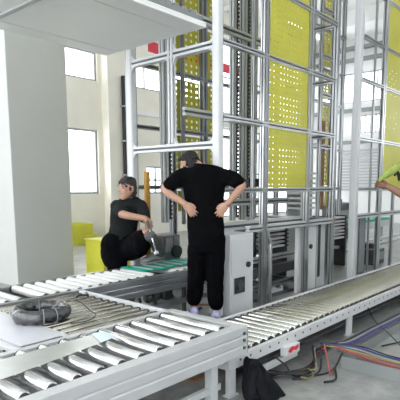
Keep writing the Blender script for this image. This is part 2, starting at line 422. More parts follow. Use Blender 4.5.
# ================================================================== TOWERS
def post_mb(x, y, z0, z1, sx=.05, sy=.05, g=.012):
    """aluminium extrusion with a groove on each side; x,y = low corner"""
    def side(L): return [0, L*.34, L*.36, L*.64, L*.66]
    P = []
    a = side(sx); P += [(a[0], 0), (a[1], 0), (a[2], g), (a[3], g), (a[4], 0)]
    a = side(sy); P += [(sx, a[0]), (sx, a[1]), (sx-g, a[2]), (sx-g, a[3]), (sx, a[4])]
    a = side(sx); P += [(sx-a[0], sy), (sx-a[1], sy), (sx-a[2], sy-g), (sx-a[3], sy-g), (sx-a[4], sy)]
    a = side(sy); P += [(0, sy-a[0]), (0, sy-a[1]), (g, sy-a[2]), (g, sy-a[3]), (0, sy-a[4])]
    return MB().prism(P, z0, z1, (x, y, 0), (1, 0, 0), (0, 1, 0), (0, 0, 1), dark=(2, 7, 12, 17))  # groove bottoms take the painted shade colour
def rail_mb(p, q, w=.05, h=.05, g=.016):
    """grooved beam between two points, p and q the centre line"""
    p = Vector(p); q = Vector(q); d = (q-p).normalized(); s = Vector((0, 0, 1)).cross(d).normalized()
    P = []
    for sx in (1, -1):
        P += [(sx*w/2, -sx*h/2), (sx*w/2, -sx*h*.16), (sx*(w/2-g), -sx*h*.15), (sx*(w/2-g), sx*h*.15), (sx*w/2, sx*h*.16), (sx*w/2, sx*h/2)]
    return MB().prism(P, 0, (q-p).length, p, s, (0, 0, 1), d, dark=(2, 8))  # both groove bottoms coloured dark to look shaded
def round_post(x, y, z0, z1, s, r=.25):
    P = []; c = s*r
    for cx, cy, a0 in ((s-c, s-c, 0), (c, s-c, 90), (c, c, 180), (s-c, c, 270)):
        for k in range(5):
            a = math.radians(a0+k*22.5); P.append((cx+c*math.cos(a), cy+c*math.sin(a)))
    mb = MB().prism(P, z0, z1, (x, y, 0), (1, 0, 0), (0, 1, 0), (0, 0, 1))
    return mb
def rack_mb(x, y, z0, z1, w=.045, d=.03, pitch=.05):
    """toothed black lift rack, teeth facing -Y and -X"""
    mb = MB().box(x, x+w*.5, y, y+d, z0, z1); z = z0
    while z < z1-pitch:
        mb.box(x+w*.5, x+w, y, y+d, z, z+pitch*.55); z += pitch
    return mb
def perforated(x0, x1, y, z0, z1, nx, nz, r, th=.004, skip=None):
    """sheet in the XZ plane with octagonal holes"""
    mb = MB(); cw, ch = (x1-x0)/nx, (z1-z0)/nz
    for yy, s in ((y, 1), (y+th, -1)):
        for i in range(nx):
            for k in range(nz):
                a, b = x0+i*cw, z0+k*ch; cx, cz = a+cw/2, b+ch/2
                if skip and skip(i, k):
                    mb.add([(a, yy, b), (a+cw, yy, b), (a+cw, yy, b+ch), (a, yy, b+ch)], [(0, 1, 2, 3)]); continue
                O = [(a, b), (cx, b), (a+cw, b), (a+cw, cz), (a+cw, b+ch), (cx, b+ch), (a, b+ch), (a, cz)]
                I = [(cx+r*math.cos(math.radians(225+45*q)), cz+r*math.sin(math.radians(225+45*q))) for q in range(8)]
                vs = [(p[0], yy, p[1]) for p in O+I]
                mb.add(vs, [(q, (q+1) % 8, 8+(q+1) % 8, 8+q) for q in range(8)])
    for (a, b), (c, d) in (((x0, z0), (x1, z0)), ((x1, z0), (x1, z1)), ((x1, z1), (x0, z1)), ((x0, z1), (x0, z0))):
        mb.add([(a, y, b), (c, y, d), (c, y+th, d), (a, y+th, b)], [(0, 1, 2, 3)])
    return mb
ZTOP = 5.4
t1 = thing('storage_lift', (5.0, 3.9, 0), 'tall aluminium lift tower with yellow perforated panels behind the standing man', 'lift tower')
YF, YR = 3.25, 4.70
def post(t, *a, m='alu', n='post', **k): return post_mb(*a, **k).build(n, [M[m], M['slot']], t)
round_post(3.82, YF, 0, ZTOP, .09).build('corner_post', M['white'], t1)['label'] = 'white rounded corner post'
round_post(3.82, 4.58, 0, ZTOP, .09).build('corner_post', M['white'], t1)['label'] = 'white rounded corner post'
post(t1, 3.82, 3.90, 1.87, ZTOP, sx=.06, sy=.07, m='white')
for x in (4.60, 4.655): post(t1, x, YF, 0, ZTOP, sx=.05, sy=.05)
for x in (5.585, 6.30): post(t1, x, YF, 0, ZTOP, sx=.075, sy=.06)
# rear posts
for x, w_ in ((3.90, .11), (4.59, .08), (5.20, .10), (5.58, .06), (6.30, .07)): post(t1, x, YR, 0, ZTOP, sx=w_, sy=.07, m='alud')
post(t1, 4.745, YR-.05, .9, ZTOP, sx=.04, sy=.04, n='guide_rail')
# front rails
RZ = (1.365, 2.10, 2.835, 3.565, 4.30, 5.03)
for z in RZ:
    rail_mb((3.91, YF+.03, z), (6.30, YF+.03, z), .055, .05).build('rail', [M['alu'], M['slot']], t1)
rail_mb((3.96, YF+.42, .935), (6.34, YF+.42, .935), .09, .10).build('base_beam', [M['white'], M['slot']], t1)
rail_mb((4.37, YF+.035, .93), (6.30, YF+.035, .93), .07, .07).build('base_beam', [M['lgrey'], M['slot']], t1)
# left-face beams (white) with gusset corners
for z in (1.825, 2.80, 3.78, 4.75):
    rail_mb((3.865, YF+.09, z), (3.865, 4.58, z), .07, .075).build('cross_beam', [M['white'], M['slot']], t1)
def gusset(y, z, sy, sz, x=3.84, L=.07):
    P = [(0, 0), (L, 0)]+[(L*(1-math.sin(math.radians(a))), L*(1-math.cos(math.radians(a)))) for a in (15, 30, 45, 60, 75)]+[(0, L)]
    return MB().prism(P, 0, .04, (x, y, z), (0, sy, 0), (0, 0, sz), (1, 0, 0))
for z in (1.825, 2.80, 3.78):
    for y, s in ((4.58, -1), (3.97, 1), (3.90, -1), (YF+.09, 1)):
        gusset(y, z+.0375, s, 1).build('gusset', M['white'], t1)
        if z > 1.9 or y in (4.58, YF+.09): gusset(y, z-.0375, s, -1).build('gusset', M['white'], t1)
# rear rails and depth rails
for z in RZ:
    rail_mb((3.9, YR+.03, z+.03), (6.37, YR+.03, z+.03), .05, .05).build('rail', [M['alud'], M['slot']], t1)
for z in (.935, 2.10, 2.835, 3.565):
    rail_mb((6.34, YF+.06, z), (6.34, YR, z), .05, .06).build('depth_rail', [M['alu'], M['slot']], t1)
for z in (1.2, 2.25, 3.3):
    rail_mb((4.1, 4.0, z), (6.30, 4.0, z), .05, .09).build('carriage_beam', [M['lgrey'], M['slot']], t1)
# lift masts with black racks
for x, y, w in ((5.02, 4.02, .06), (5.22, 4.02, .09), (5.42, 4.08, .05), (4.18, 4.42, .075), (6.06, 3.56, .07)):
    m = post(t1, x, y, .96, ZTOP, sx=w, sy=.07, n='lift_mast', m='lgrey')
    rack_mb(x+w+.002, y-.01, 1.0, ZTOP).build('rack', M['black'], m)
for x, y in ((5.75, 4.2), (5.05, 3.72)):
    post(t1, x, y, .96, ZTOP, sx=.04, sy=.04, n='guide_rail', m='alu')
cb = MB().box(5.12, 5.55, 3.88, 3.95, 1.40, 1.50)
for i in range(9): cb.box(5.125+i*.047, 5.15+i*.047, 3.86, 3.88, 1.40, 1.51)
cb.build('cable_chain', M['black'], t1)
MB().box(4.06, 4.32, YF+.37, YF+.48, .986, 1.0).box(4.14, 4.26, YF+.38, YF+.47, 1.0, 1.10).build('mast_foot', M['white'], t1)
# front panels
rows = list(zip(RZ[:-1], RZ[1:]))
for z0, z1 in rows:
    perforated(4.715, 5.575, YF+.02, z0+.03, z1-.03, 12, 10, .0085, skip=lambda i, k: (i in (0, 11) and k % 2)).build('perforated_panel', M['yellow'], t1)
# rear panels with big holes
for z0, z1 in [(1.0, 1.365)]+rows:
    perforated(4.70, 5.20, YR+.075, z0+.07, z1-.02, 5, 8, .020).build('perforated_panel', M['yellow'], t1)
    perforated(5.31, 5.60, YR+.075, z0+.07, z1-.02, 3, 8, .020).build('perforated_panel', M['yellow'], t1)
# low inner frame
for y in (3.85, 4.35): rail_mb((4.64, y, .42), (6.34, y, .42), .05, .08).build('lower_beam', [M['lgrey'], M['slot']], t1)
for x in (4.8, 5.3, 5.8): rail_mb((x, 3.45, .12), (x, 4.6, .12), .05, .06).build('floor_beam', [M['alud'], M['slot']], t1)
MB().box(4.66, 6.25, 3.46, 4.62, .0, .03).build('dark_floor_sheet', M['dark'], t1)  # dark sheet that darkens the floor inside the tower
rail_mb((4.7, 3.5, .16), (6.3, 3.5, .16), .05, .06).build('floor_beam', [M['alud'], M['slot']], t1)
MB().box(4.66, 6.28, 3.62, 3.70, .24, .36).build('drive_beam', M['dark'], t1)
MB().box(4.66, 6.28, 4.10, 4.18, .24, .34).build('drive_beam', M['dark'], t1)
for x in (4.9, 5.35, 5.9): MB().tube([(x, 3.72, .30), (x, 4.08, .30)], .05, 14).build('drive_shaft', M['dark'], t1)
# bent guard pipe in front
MB().tube(cat_rom([(4.79, 3.31, .93), (4.79, 3.31, .82), (4.85, 3.31, .74), (4.85, 3.31, .62), (4.85, 3.31, .02)], 5), .028, 12).build('bent_pipe', M['alu'], t1)

# right tower
t2 = thing('storage_lift', (8.3, 3.9, 0), 'second aluminium lift tower at right with pale yellow panels', 'lift tower')
round_post(6.98, YF-.02, 0, ZTOP, .11).build('corner_post', M['white'], t2)['label'] = 'wide white rounded post'
RZ2 = (1.365, 2.13, 2.99, 3.60, 4.32, 5.03)
for z in RZ2: rail_mb((7.09, YF+.03, z), (9.9, YF+.03, z), .055, .05).build('rail', [M['alu'], M['slot']], t2)
post(t2, 7.93, YF, 0, ZTOP, sx=.10, sy=.06)
post(t2, 7.60, YF+.02, 0, ZTOP, sx=.03, sy=.03, m='alu', n='thin_post')
post(t2, 8.55, YF, 0, 1.34, sx=.05, sy=.05)
post(t2, 9.4, YF, 0, ZTOP, sx=.08, sy=.06)
for z0, z1 in zip(RZ2[:-1], RZ2[1:]):
    perforated(8.04, 9.39, YF+.02, z0+.03, z1-.03, 14, 9, .0085, skip=lambda i, k: (i+k) % 2).build('perforated_panel', M['yellow'], t2)
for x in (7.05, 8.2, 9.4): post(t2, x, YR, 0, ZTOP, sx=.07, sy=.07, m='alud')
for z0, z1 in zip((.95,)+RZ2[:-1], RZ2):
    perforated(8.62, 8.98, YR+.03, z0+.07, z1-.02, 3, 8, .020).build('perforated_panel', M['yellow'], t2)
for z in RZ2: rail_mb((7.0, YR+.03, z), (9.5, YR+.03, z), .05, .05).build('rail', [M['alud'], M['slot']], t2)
rail_mb((7.09, YF+.035, .95), (9.9, YF+.035, .95), .07, .07).build('base_beam', [M['lgrey'], M['slot']], t2)
# ladder mast between the towers
lm = thing('ladder_mast', (6.75, 3.7, 0), 'narrow ladder mast with black tooth rack between the two towers', 'mast')
for x in (6.62, 6.98): post(lm, x, 3.66, 0, ZTOP, sx=.05, sy=.05, n='upright')
for z in (.9, 1.38, 2.0, 2.75, 3.3, 3.95, 4.6): rail_mb((6.67, 3.685, z), (6.98, 3.685, z), .04, .06).build('rung', [M['alu'], M['slot']], lm)
rack_mb(7.06, 3.66, .9, ZTOP, w=.05).build('rack', M['black'], lm)
MB().box(6.86, 6.93, 3.74, 3.78, 1.05, 2.4).build('brown_strip', M['brown'], lm)['label'] = 'brown wooden strip'

# ------------------------------------------------------------------ cabinets
def cabinet(x0, x1, y0, y1, z1, label, slot=None, knob=None, socket=None):
    t = thing('control_cabinet', ((x0+x1)/2, (y0+y1)/2, 0), label, 'cabinet', None)
    MB().box(x0, x1, y0, y1, .0, z1).build('body', M['white'], t, .006)
    MB().box(x0+.02, x1-.02, y0-.006, y0, .04, z1-.05).build('door', M['white'], t, .002)
    if knob: MB().disc((knob[0], y0-.006, knob[1]), (0, -1, 0), .032, .02, 18).build('knob', M['black'], t)
    if socket:
        s = MB().box(socket[0]-.085, socket[0]+.085, y0-.022, y0-.006, socket[1]-.085, socket[1]+.085).build('socket', M['black'], t, .004)
        MB().disc((socket[0], y0-.022, socket[1]), (0, -1, 0), .055, .012, 16).build('fan_ring', M['dark'], s)
    if slot:
        MB().box(slot[0], slot[1], y0-.009, y0-.006, .12, z1-.02).build('slot', M['black'], t)
    return t
cabinet(3.95, 4.36, 3.20, 3.50, .90, 'white control cabinet with round knob and square black fan beside the man in black', None, (4.25, .56), (4.10, .35))
cabinet(5.52, 6.0, 3.33, 3.38, .93, 'white cabinet with black knob left of a narrow grey column', None, (5.83, .60))
MB_ = MB().box(6.04, 6.26, 3.33, 3.42, 0, .95)
cl = thing('side_panel_column', (6.15, 3.4, 0), 'narrow grey floor column with a long black slot', 'column')
MB_.build('body', M['lgrey'], cl, .004); MB().box(6.05, 6.11, 3.322, 3.33, .15, .95).build('slot', M['black'], cl)
c3 = thing('side_panel_column', (7.4, 3.5, 0), 'grey cabinet with black slot behind the wide white post', 'cabinet')
MB().box(7.12, 7.34, 3.33, 3.40, 0, .9).build('body', M['lgrey'], c3, .004)
MB().box(7.40, 7.62, 3.33, 3.40, 0, .92).build('door', M['grey'], c3, .004)
MB().box(7.34, 7.40, 3.35, 3.4, .1, .95).build('slot', M['black'], c3)

# ------------------------------------------------------------------ comb racks with white trays
def comb(x0, x1, y, z0, n, label):
    t = thing('tray_rack', ((x0+x1)/2, y, z0), label, 'rack')
    for x in (x0, x1-.09):
        mb = MB().box(x, x+.05, y, y+.35, 0, z0+n*.058)
        for i in range(n): mb.box(x+.05, x+.09, y, y+.35, z0+i*.058, z0+i*.058+.02)
        mb.build('comb', M['black'], t)
    for i in range(n): MB().box(x0+.1, x1-.1, y+.01, y+.34, z0+i*.058+.004, z0+i*.058+.034).build('tray', M['white'], t)
    return t
comb(5.33, 6.20, 3.9, .53, 6, 'rack of white trays in black combs inside the yellow tower')
comb(7.5, 8.15, 3.9, .50, 7, 'rack of white trays in black combs behind the ladder mast')
for i, (a, b, y, z) in enumerate(((7.45, 7.70, 4.3, 1.02),)):
    t = thing('shelf_stack', ((a+b)/2, y, z), 'stack of pale shelf boards seen between the towers', 'shelf stack')
    for k in range(8): MB().box(a-.2, b, y, y+.3, z+k*.085, z+k*.085+.035).build('shelf_board', M['white'], t)
    MB().box(a-.2, b, y+.3, y+.33, 0, z+.75).build('back_frame', M['lgrey'], t)

# green belt conveyor and machines beyond, at right
gb = thing('belt_conveyor', (9.7, 4.9, 0), 'conveyor with bright green belt beyond the right tower', 'conveyor')
MB().box(10.6, 13.0, 5.0, 5.55, .52, .60).build('belt', M['green'], gb, .02)
MB().box(10.6, 13.0, 4.95, 4.99, .38, .54).build('side_rail', M['lgrey'], gb)
for x in (10.8, 12.4): MB().box(x, x+.06, 4.96, 5.02, 0, .38).build('leg', M['lgrey'], gb)
for i, (x, y, w, h, m, nm) in enumerate(((11.6, 5.9, 1.1, .98, 'dark', 'dark machine housing behind the green belt'), (8.4, 3.5, .5, .28, 'dark', 'low dark machine base in front of the green belt'))):
    t = thing('machine', (x+w/2, y, 0), nm, 'machine')
    MB().box(x, x+w, y, y+.4, 0, h).build('housing', M[m], t, .02)
    MB().box(x+.06, x+w-.06, y-.02, y, h*.3, h*.8).build('front_cover', M['grey'], t, .005)
    MB().disc((x+w*.5, y+.2, h), (0, 0, 1), .09, .09, 16).build('cap', M['black'], t)
for k, (z, lab) in enumerate(((.30, 'upper'), (.14, 'lower'))):
    t = MB().box(8.0, 12.5, 4.0+k*.2, 4.08+k*.2, z, z+.05).box(8.1, 8.16, 4.01+k*.2, 4.07+k*.2, 0, z).box(12, 12.06, 4.01+k*.2, 4.07+k*.2, 0, z)
    tag(t.build('guide_bar', M['lgrey']), '%s pale guide bar near the floor behind the right tower' % lab, 'bar')

# left bay: motor box, drive wheel, plank
t = thing('drive_unit', (4.25, 4.5, 0), 'grey drive box with black wheel at the far conveyor end', 'drive unit')
MB().box(4.12, 4.40, 4.38, 4.56, 0, .80).build('housing', M['housing'], t, .008)
MB().box(4.14, 4.26, 4.365, 4.38, .6, .78).box(4.28, 4.38, 4.365, 4.38, .6, .78).build('panel', M['alud'], t)
MB().disc((4.30, 4.37, .60), (0, -1, 0), .075, .05, 20).build('wheel', M['black'], t)
o = MB().box(3.955, 4.02, 4.50, 4.54, 0, 1.58)
tag(o.build('wooden_plank', M['wood'], bevel=.004), 'upright orange wooden plank behind the man in charcoal', 'plank')

# overhead conveyor slab
oc = thing('overhead_conveyor', (1.5, 4.2, 2.95), 'white overhead conveyor underside ending at the lift tower', 'conveyor')
ZS = 2.95
MB().box(-1.5, 3.79, 3.635, 4.725, ZS+.002, ZS+.06).build('soffit', M['slab'], oc)
MB().box(-1.5, 3.79, 3.38, 3.62, ZS, ZS+.03).box(-1.5, 3.79, 3.38, 3.41, ZS+.03, ZS+.05).build('side_channel', M['slabrim'], oc, .004)
MB().box(-1.5, 3.79, 4.74, 4.98, ZS, ZS+.03).box(-1.5, 3.79, 4.95, 4.98, ZS+.03, ZS+.16).build('side_channel', M['slabrim'], oc, .004)
MB().box(-1.5, 3.58, 3.62, 3.635, ZS+.012, ZS+.03).build('seam', M['grey'], oc)
MB().box(-1.5, 3.79, 4.725, 4.74, ZS+.012, ZS+.03).build('seam', M['grey'], oc)
MB().box(3.58, 3.79, 3.62, 3.635, ZS+.002, ZS+.03).build('seam_cover', M['slabrim'], oc)
MB().box(2.30, 2.345, 3.64, 4.72, ZS-.012, ZS+.002).build('joint_strip', M['lgrey'], oc)
ch = MB()
for i in range(46): ch.box(-1.4+i*.112, -1.4+i*.112+.07, 3.44, 3.50, ZS+.11, ZS+.15)
ch.box(-1.5, 3.79, 3.42, 3.52, ZS+.03, ZS+.11).build('chain_guide', M['grey'], oc)
for x in (.5, 3.3):
    MB().box(x, x+.05, 3.5, 3.55, ZS+.16, ZC).build('hanger', M['lgrey'], oc)
    MB().box(x, x+.05, 4.85, 4.9, ZS+.03, ZC).build('hanger', M['lgrey'], oc)

# ------------------------------------------------------------------ yellow things at the back
yc = thing('yellow_cabinet', (4.72, 6.6, 0), 'lime yellow cabinet on the floor behind the man in charcoal', 'cabinet')
MB().box(4.46, 5.0, 6.08, 6.53, 0, .58).build('body', M['yellow2'], yc, .01)
MB().box(4.44, 5.02, 6.06, 6.55, .58, .60).build('top', M['yellow2'], yc, .004)
sl = MB()
for i in range(6): sl.box(4.452, 4.459, 6.11, 6.50, .06+i*.085, .06+i*.085+.07)
sl.build('drawer_front', M['yellow2'], yc)
for i, (x, y, z, n) in enumerate(((6.55, 10.2, 0, 'lower'), (6.55, 10.2, .26, 'upper'))):
    t = thing('crate', (x+.5, y, z), '%s lime yellow crate of the stack by the back wall' % n, 'crate', 'yellow crates by the back wall')
    w = .78 if i == 0 else .66
    mb = MB().box(x, x+w, y, y+.6, z, z+.04)
    mb.box(x, x+w, y, y+.03, z+.04, z+.25).box(x, x+w, y+.57, y+.6, z+.04, z+.25).box(x, x+.03, y+.03, y+.57, z+.04, z+.25).box(x+w-.03, x+w, y+.03, y+.57, z+.04, z+.25)
    mb.build('body', M['yellow2'], t, .005)
    r = MB(); 
    for k in range(3): r.box(x-.012, x+w+.012, y-.012, y, z+.06+k*.07, z+.075+k*.07)
    r.build('rib', M['yellow2'], t)

# ================================================================== SMALL THINGS
# green mat on far conveyor: a rubber sheet sagging between rollers
gm = MB(); nx, ny = 44, 4
xa, xb, ya, yb = 3.36, 4.40, 3.86, 4.27
vs = []; fs = []
for i in range(nx+1):
    for j in range(ny+1):
        x = xa+(xb-xa)*i/nx; y = ya+(yb-ya)*j/ny+.02*math.sin(i*.4)
        z = ZT+.016+.003*abs(math.cos((x-4.5)/.112*PI))
        vs.append((x, y, z))
o = len(vs); vs += [(x, y, z+.006) for x, y, z in vs]
W = ny+1
for i in range(nx):
    for j in range(ny):
        a = i*W+j; fs += [(a, a+1, a+W+1, a+W), (o+a, o+a+W, o+a+W+1, o+a+1)]
for i in range(nx):
    a = i*W; fs += [(a, a+W, o+a+W, o+a)]; a = i*W+ny; fs += [(a, o+a, o+a+W, a+W)]
for j in range(ny):
    a = j; fs += [(a, o+a, o+a+1, a+1)]; a = nx*W+j; fs += [(a, a+1, o+a+1, o+a)]
tag(gm.add(vs, fs, 0, True).build('rubber_mat', M['green']), 'green rubber mat on the far conveyor under the grey shoe', 'mat')
st_ = MB()
for i in range(6): st_.box(3.46+i*.15, 3.485+i*.15, 3.88, 4.20, ZT+.0255, ZT+.029)
mt = bpy.data.objects['rubber_mat']; st_.build('pale_stripe', M['pale'], mt)['label'] = 'pale bare strip'

# wrapped cable coil
cc = thing('cable_coil', (1.715, 3.03, ZT), 'black plastic wrapped cable coil resting on the zinc cross rollers', 'cable coil')
mb = MB(); n, m = 64, 20; C0 = Vector((1.70, 3.04, ZT+.054)); rings = []
vs = []
for i in range(n):
    a = 2*PI*i/n
    for k in range(m):
        b = 2*PI*k/m
        R = .158+.005*math.sin(3*a+1); r = .040*(1+.05*math.sin(7*a+2*b)+.05*math.sin(13*a-b))
        x = (R+r*.95*math.cos(b)); z = r*1.2*math.sin(b)
        p = Vector((x*math.cos(a)*1.0, x*math.sin(a)*.95, z)); p.rotate(Matrix.Rotation(-.8, 3, 'Z'))
        p += Vector((1, 1, 1))*0.006*noise.noise(p*28)
        vs.append(C0+p)
fs = [(i*m+k, ((i+1) % n)*m+k, ((i+1) % n)*m+(k+1) % m, i*m+(k+1) % m) for i in range(n) for k in range(m)]
mb.add(vs, fs, 0, True); mb.build('wrapped_bundle', M['wrap'], cc)
for a in (-1.2, -.75, 1.9):
    ti = MB()
    pts = []
    for k in range(25):
        b = 2*PI*k/24; x = .158+.043*math.cos(b); p = Vector((x*math.cos(a)*1.0, x*math.sin(a)*.95, .052*math.sin(b))); p.rotate(Matrix.Rotation(-.8, 3, 'Z')); pts.append(C0+p)
    ti.tube(pts, .0035, 6)
    ti.build('strap', M['grey'], cc)
MB().tube(cat_rom([(1.86, 2.98, ZT+.11), (1.96, 2.97, ZT+.09), (2.02, 2.93, ZT+.02), (1.99, 2.82, ZT+.012), (1.87, 2.74, ZT+.012), (1.75, 2.76, ZT+.012)]), .0035, 6).build('loose_end', M['black'], cc)
o = MB().tube(cat_rom([(2.22, 3.40, ZT+.012), (2.28, 3.44, ZT+.014), (2.34, 3.42, ZT+.012), (2.38, 3.50, ZT+.012)]), .008, 8)
tag(o.build('cable_offcut', M['c_black']), 'short black cable offcut on the zinc rollers beside the coil', 'cable')

# jacket slumped at the conveyor foot
mb = MB(); n, m = 40, 16; vs = []
for k in range(m+1):
    t = k/m
    for i in range(n):
        a = 2*PI*i/n
        rx = .135*(1-.72*t**1.3); ry = .125*(1-.62*t**1.3)
        f = 1+.13*math.sin(5*a+3*t)+.07*math.sin(11*a-4*t)+.05*math.sin(17*a)
        p = Vector((2.60-.05*t+rx*f*math.cos(a), 1.815+.07*t+ry*f*math.sin(a), .004+.245*t-.02*t*t*math.cos(2*a)))
        p += Vector((1, 1, .3))*.016*noise.noise(p*14)
        vs.append((p.x, min(p.y, 1.92), max(p.z, .003)))
fs = [(k*n+i, k*n+(i+1) % n, (k+1)*n+(i+1) % n, (k+1)*n+i) for k in range(m) for i in range(n)]+[tuple(range(n-1, -1, -1)), tuple(range(m*n, m*n+n))]
mb.add(vs, fs, 0, True)
jk = thing('jacket', (2.6, 1.8, 0), 'black jacket slumped on the floor against the low conveyor leg', 'jacket')
mb.build('body', M['fabric'], jk)
MB().tube(cat_rom([(2.53, 1.84, .2), (2.47, 1.82, .13), (2.45, 1.80, .06), (2.44, 1.76, .035)]), [.035]*18+[.028], 12).build('sleeve', M['fabric'], jk)

# floor trunking
def tray(name, x0, x1, y0, y1, h, label, ax):
    t = .006; mb = MB().box(x0, x1, y0, y1, 0, t)
    if ax == 'x': mb.box(x0, x1, y0, y0+t, t, h).box(x0, x1, y1-t, y1, t, h)
    else: mb.box(x0, x0+t, y0, y1, t, h).box(x1-t, x1, y0, y1, t, h)
    return tag(mb.build(name, M['grey']), label, 'cable tray')
tray('cable_tray', 3.72, 8.6, 1.66, 1.84, .085, 'open grey floor tray running beside the low right conveyor', 'x')
tray('cable_tray', 3.40, 3.66, -.2, 1.64, .10, 'open grey floor tray with bright wires running towards the front right', 'y')
def cable(pts, r, m, label, k=6): return tag(MB().tube(cat_rom(pts, k), r, 7).build('cable', M[m]), label, 'cable')
cols = [('c_red', 'red'), ('c_pink', 'pink'), ('c_yellow', 'dull yellow'), ('c_teal', 'teal'), ('c_white', 'white'), ('c_blue', 'blue'), ('c_purple', 'purple'), ('c_black', 'black')]
for i, (m, n) in enumerate(cols):
    x = 3.432+i*.027
    w = lambda s: .012*math.sin(i*2.1+s)
    z = .10+.010*(i % 3)
    cable([(3.5+w(0), 1.78+.02*i, .12+.01*(i % 2)), (x+.02, 1.60, .125), (x+w(1)*.6, 1.35, z), (x+w(2)*.6, 1.0, z), (x+w(3)*.6, .6, z), (x+w(4)*.6, .1, z), (x, -.15, z)], .005, m,
          '%s wire in the front floor tray' % n)
for i, (m, n) in enumerate((('c_purple', 'purple'), ('c_blue', 'dark blue'), ('c_white', 'white'), ('c_black', 'black'))):
    y = 1.70+i*.03
    cable([(3.62, 1.80+i*.012, .10), (3.80, y, .10), (4.3, y+.01, .09), (5.0, y-.008, .09), (6.0, y+.01, .085), (7.5, y, .085)],   .0075, m, '%s cable in the tray beside the low conveyor' % n)
for i, (m, n) in enumerate((('c_red', 'red'), ('c_pink', 'pink'))):
    cable([(3.22-.04*i, 1.62, .012), (3.30, 1.70, .07), (3.42, 1.80, .13+.02*i), (3.56, 1.88, .10), (3.66, 1.95+.03*i, .02)], .005, m, '%s wire loop arching at the tray junction' % n)
bl = [[(2.62, 1.90, .16), (2.9, 1.87, .05), (3.2, 1.80, .025), (3.5, 1.90, .03), (3.9, 1.93, .02)],
      [(2.9, 1.93, .17), (2.95, 1.86, .10), (3.0, 1.80, .02), (3.25, 1.66, .012), (3.5, 1.68, .09)],
      [(2.95, 1.80, .012), (3.1, 1.72, .012), (3.25, 1.74, .012), (3.38, 1.80, .05)],
      [(4.1, 1.60, .012), (4.6, 1.42, .012), (5.2, 1.28, .012), (6.2, 1.0, .012)],
      [(4.62, 1.964, .2), (4.55, 1.86, .10), (4.3, 1.62, .075), (4.05, 1.35, .012), (3.85, 1.15, .012)],
      [(3.05, 1.60, .012), (3.12, 1.56, .012), (3.2, 1.58, .012), (3.34, 1.66, .012)]]
bt = ['thick black cable running under the low conveyor from the jacket', 'black cable dropping from the sensor box to the floor', 'short black cable on the floor by the jacket',
      'black cable lying across the open floor at right', 'thin black cable hanging from the low rail across the tray', 'black cable loop on the floor right of the jacket']
for i, p in enumerate(bl): cable(p, (.010, .007, .008, .007, .005, .008)[i], 'c_black', bt[i])
for i, (m, n) in enumerate((('c_black', 'upper black'), ('c_red', 'thin red'), ('c_black', 'lower black'), ('c_white', 'thin white'), ('c_black', 'middle black'))):
    cable([(2.72+.05*i, 2.03+.07*i, .016), (2.95, 1.90-.018*i, .03+.004*i), (3.2, 1.83-.02*i+.02*math.sin(i*2), .02), (3.45, 1.86+.015*i, .05+.012*i), (3.66, 1.90+.03*i, .02)], .010 if m == 'c_black' else .006, m, n+' cable of the floor bundle under the low conveyor start')
cable([(2.98+.05*math.cos(a)*(1-.04*q)+.012*q, 1.72+.04*math.sin(a*1.1), .012+.006*q) for q, a in enumerate([k*.9 for k in range(14)])], .003, 'c_yellow', 'small coil of yellow wire by the jacket', 4)
for i, (m, n, y) in enumerate((('c_blue', 'blue', 2.2), ('c_purple', 'purple', 2.3), ('c_white', 'white', 2.4))):
    cable([(2.9, y-.1, .012), (3.6, y, .014), (4.4, y+.08, .012), (5.4, y, .012)], .010, m, '%s cable on the floor beneath the low conveyor' % n)
o = MB().box(2.45, 2.62, 2.32, 2.5, .0, .02); o = o.build('floor_board', M['brown'], bevel=.003)
tag(o, 'brown board on the floor below the front conveyor end', 'board')
# motors under the far conveyor
for i, (x, y, lab) in enumerate(((3.10, 3.80, 'grey drive motor under the far conveyor nearest the cross conveyor'), (3.45, 3.86, 'grey drive motor hung midway under the far conveyor'), (3.85, 3.82, 'grey drive motor under the far conveyor by the standing man'))):
    t = thing('drive_motor', (x, y, .18), lab, 'motor')
    MB().tube([(x-.09, y, .24), (x+.07, y, .24)], .055, 16).build('housing', M['lgrey' if i != 1 else 'dark'], t)
    MB().tube([(x+.07, y, .24), (x+.12, y, .24)], .035, 14).build('shaft_cap', M['black'], t)
    MB().box(x-.07, x+.03, y-.05, y+.05, .29, .33).box(x-.05, x-.02, y-.09, y-.05, 0, .33).build('bracket', M['dark'], t)
cable([(3.3, 3.62, .012), (3.6, 3.55, .06), (3.9, 3.62, .1), (4.3, 3.60, .012)], .012, 'c_orange', 'orange cable on the floor under the far conveyor')
cable([(2.7, 3.5, .012), (3.1, 3.45, .012), (3.5, 3.6, .012), (4.1, 3.75, .012)], .012, 'c_black', 'black cable on the floor under the far conveyor')
o = MB().box(5.0, 5.45, 3.50, 3.60, .031, .10).box(5.05, 5.4, 3.52, 3.59, .10, .13)
tag(o.build('packing_sheet', M['white'], bevel=.004), 'white packing sheet on the floor inside the yellow tower', 'sheet')

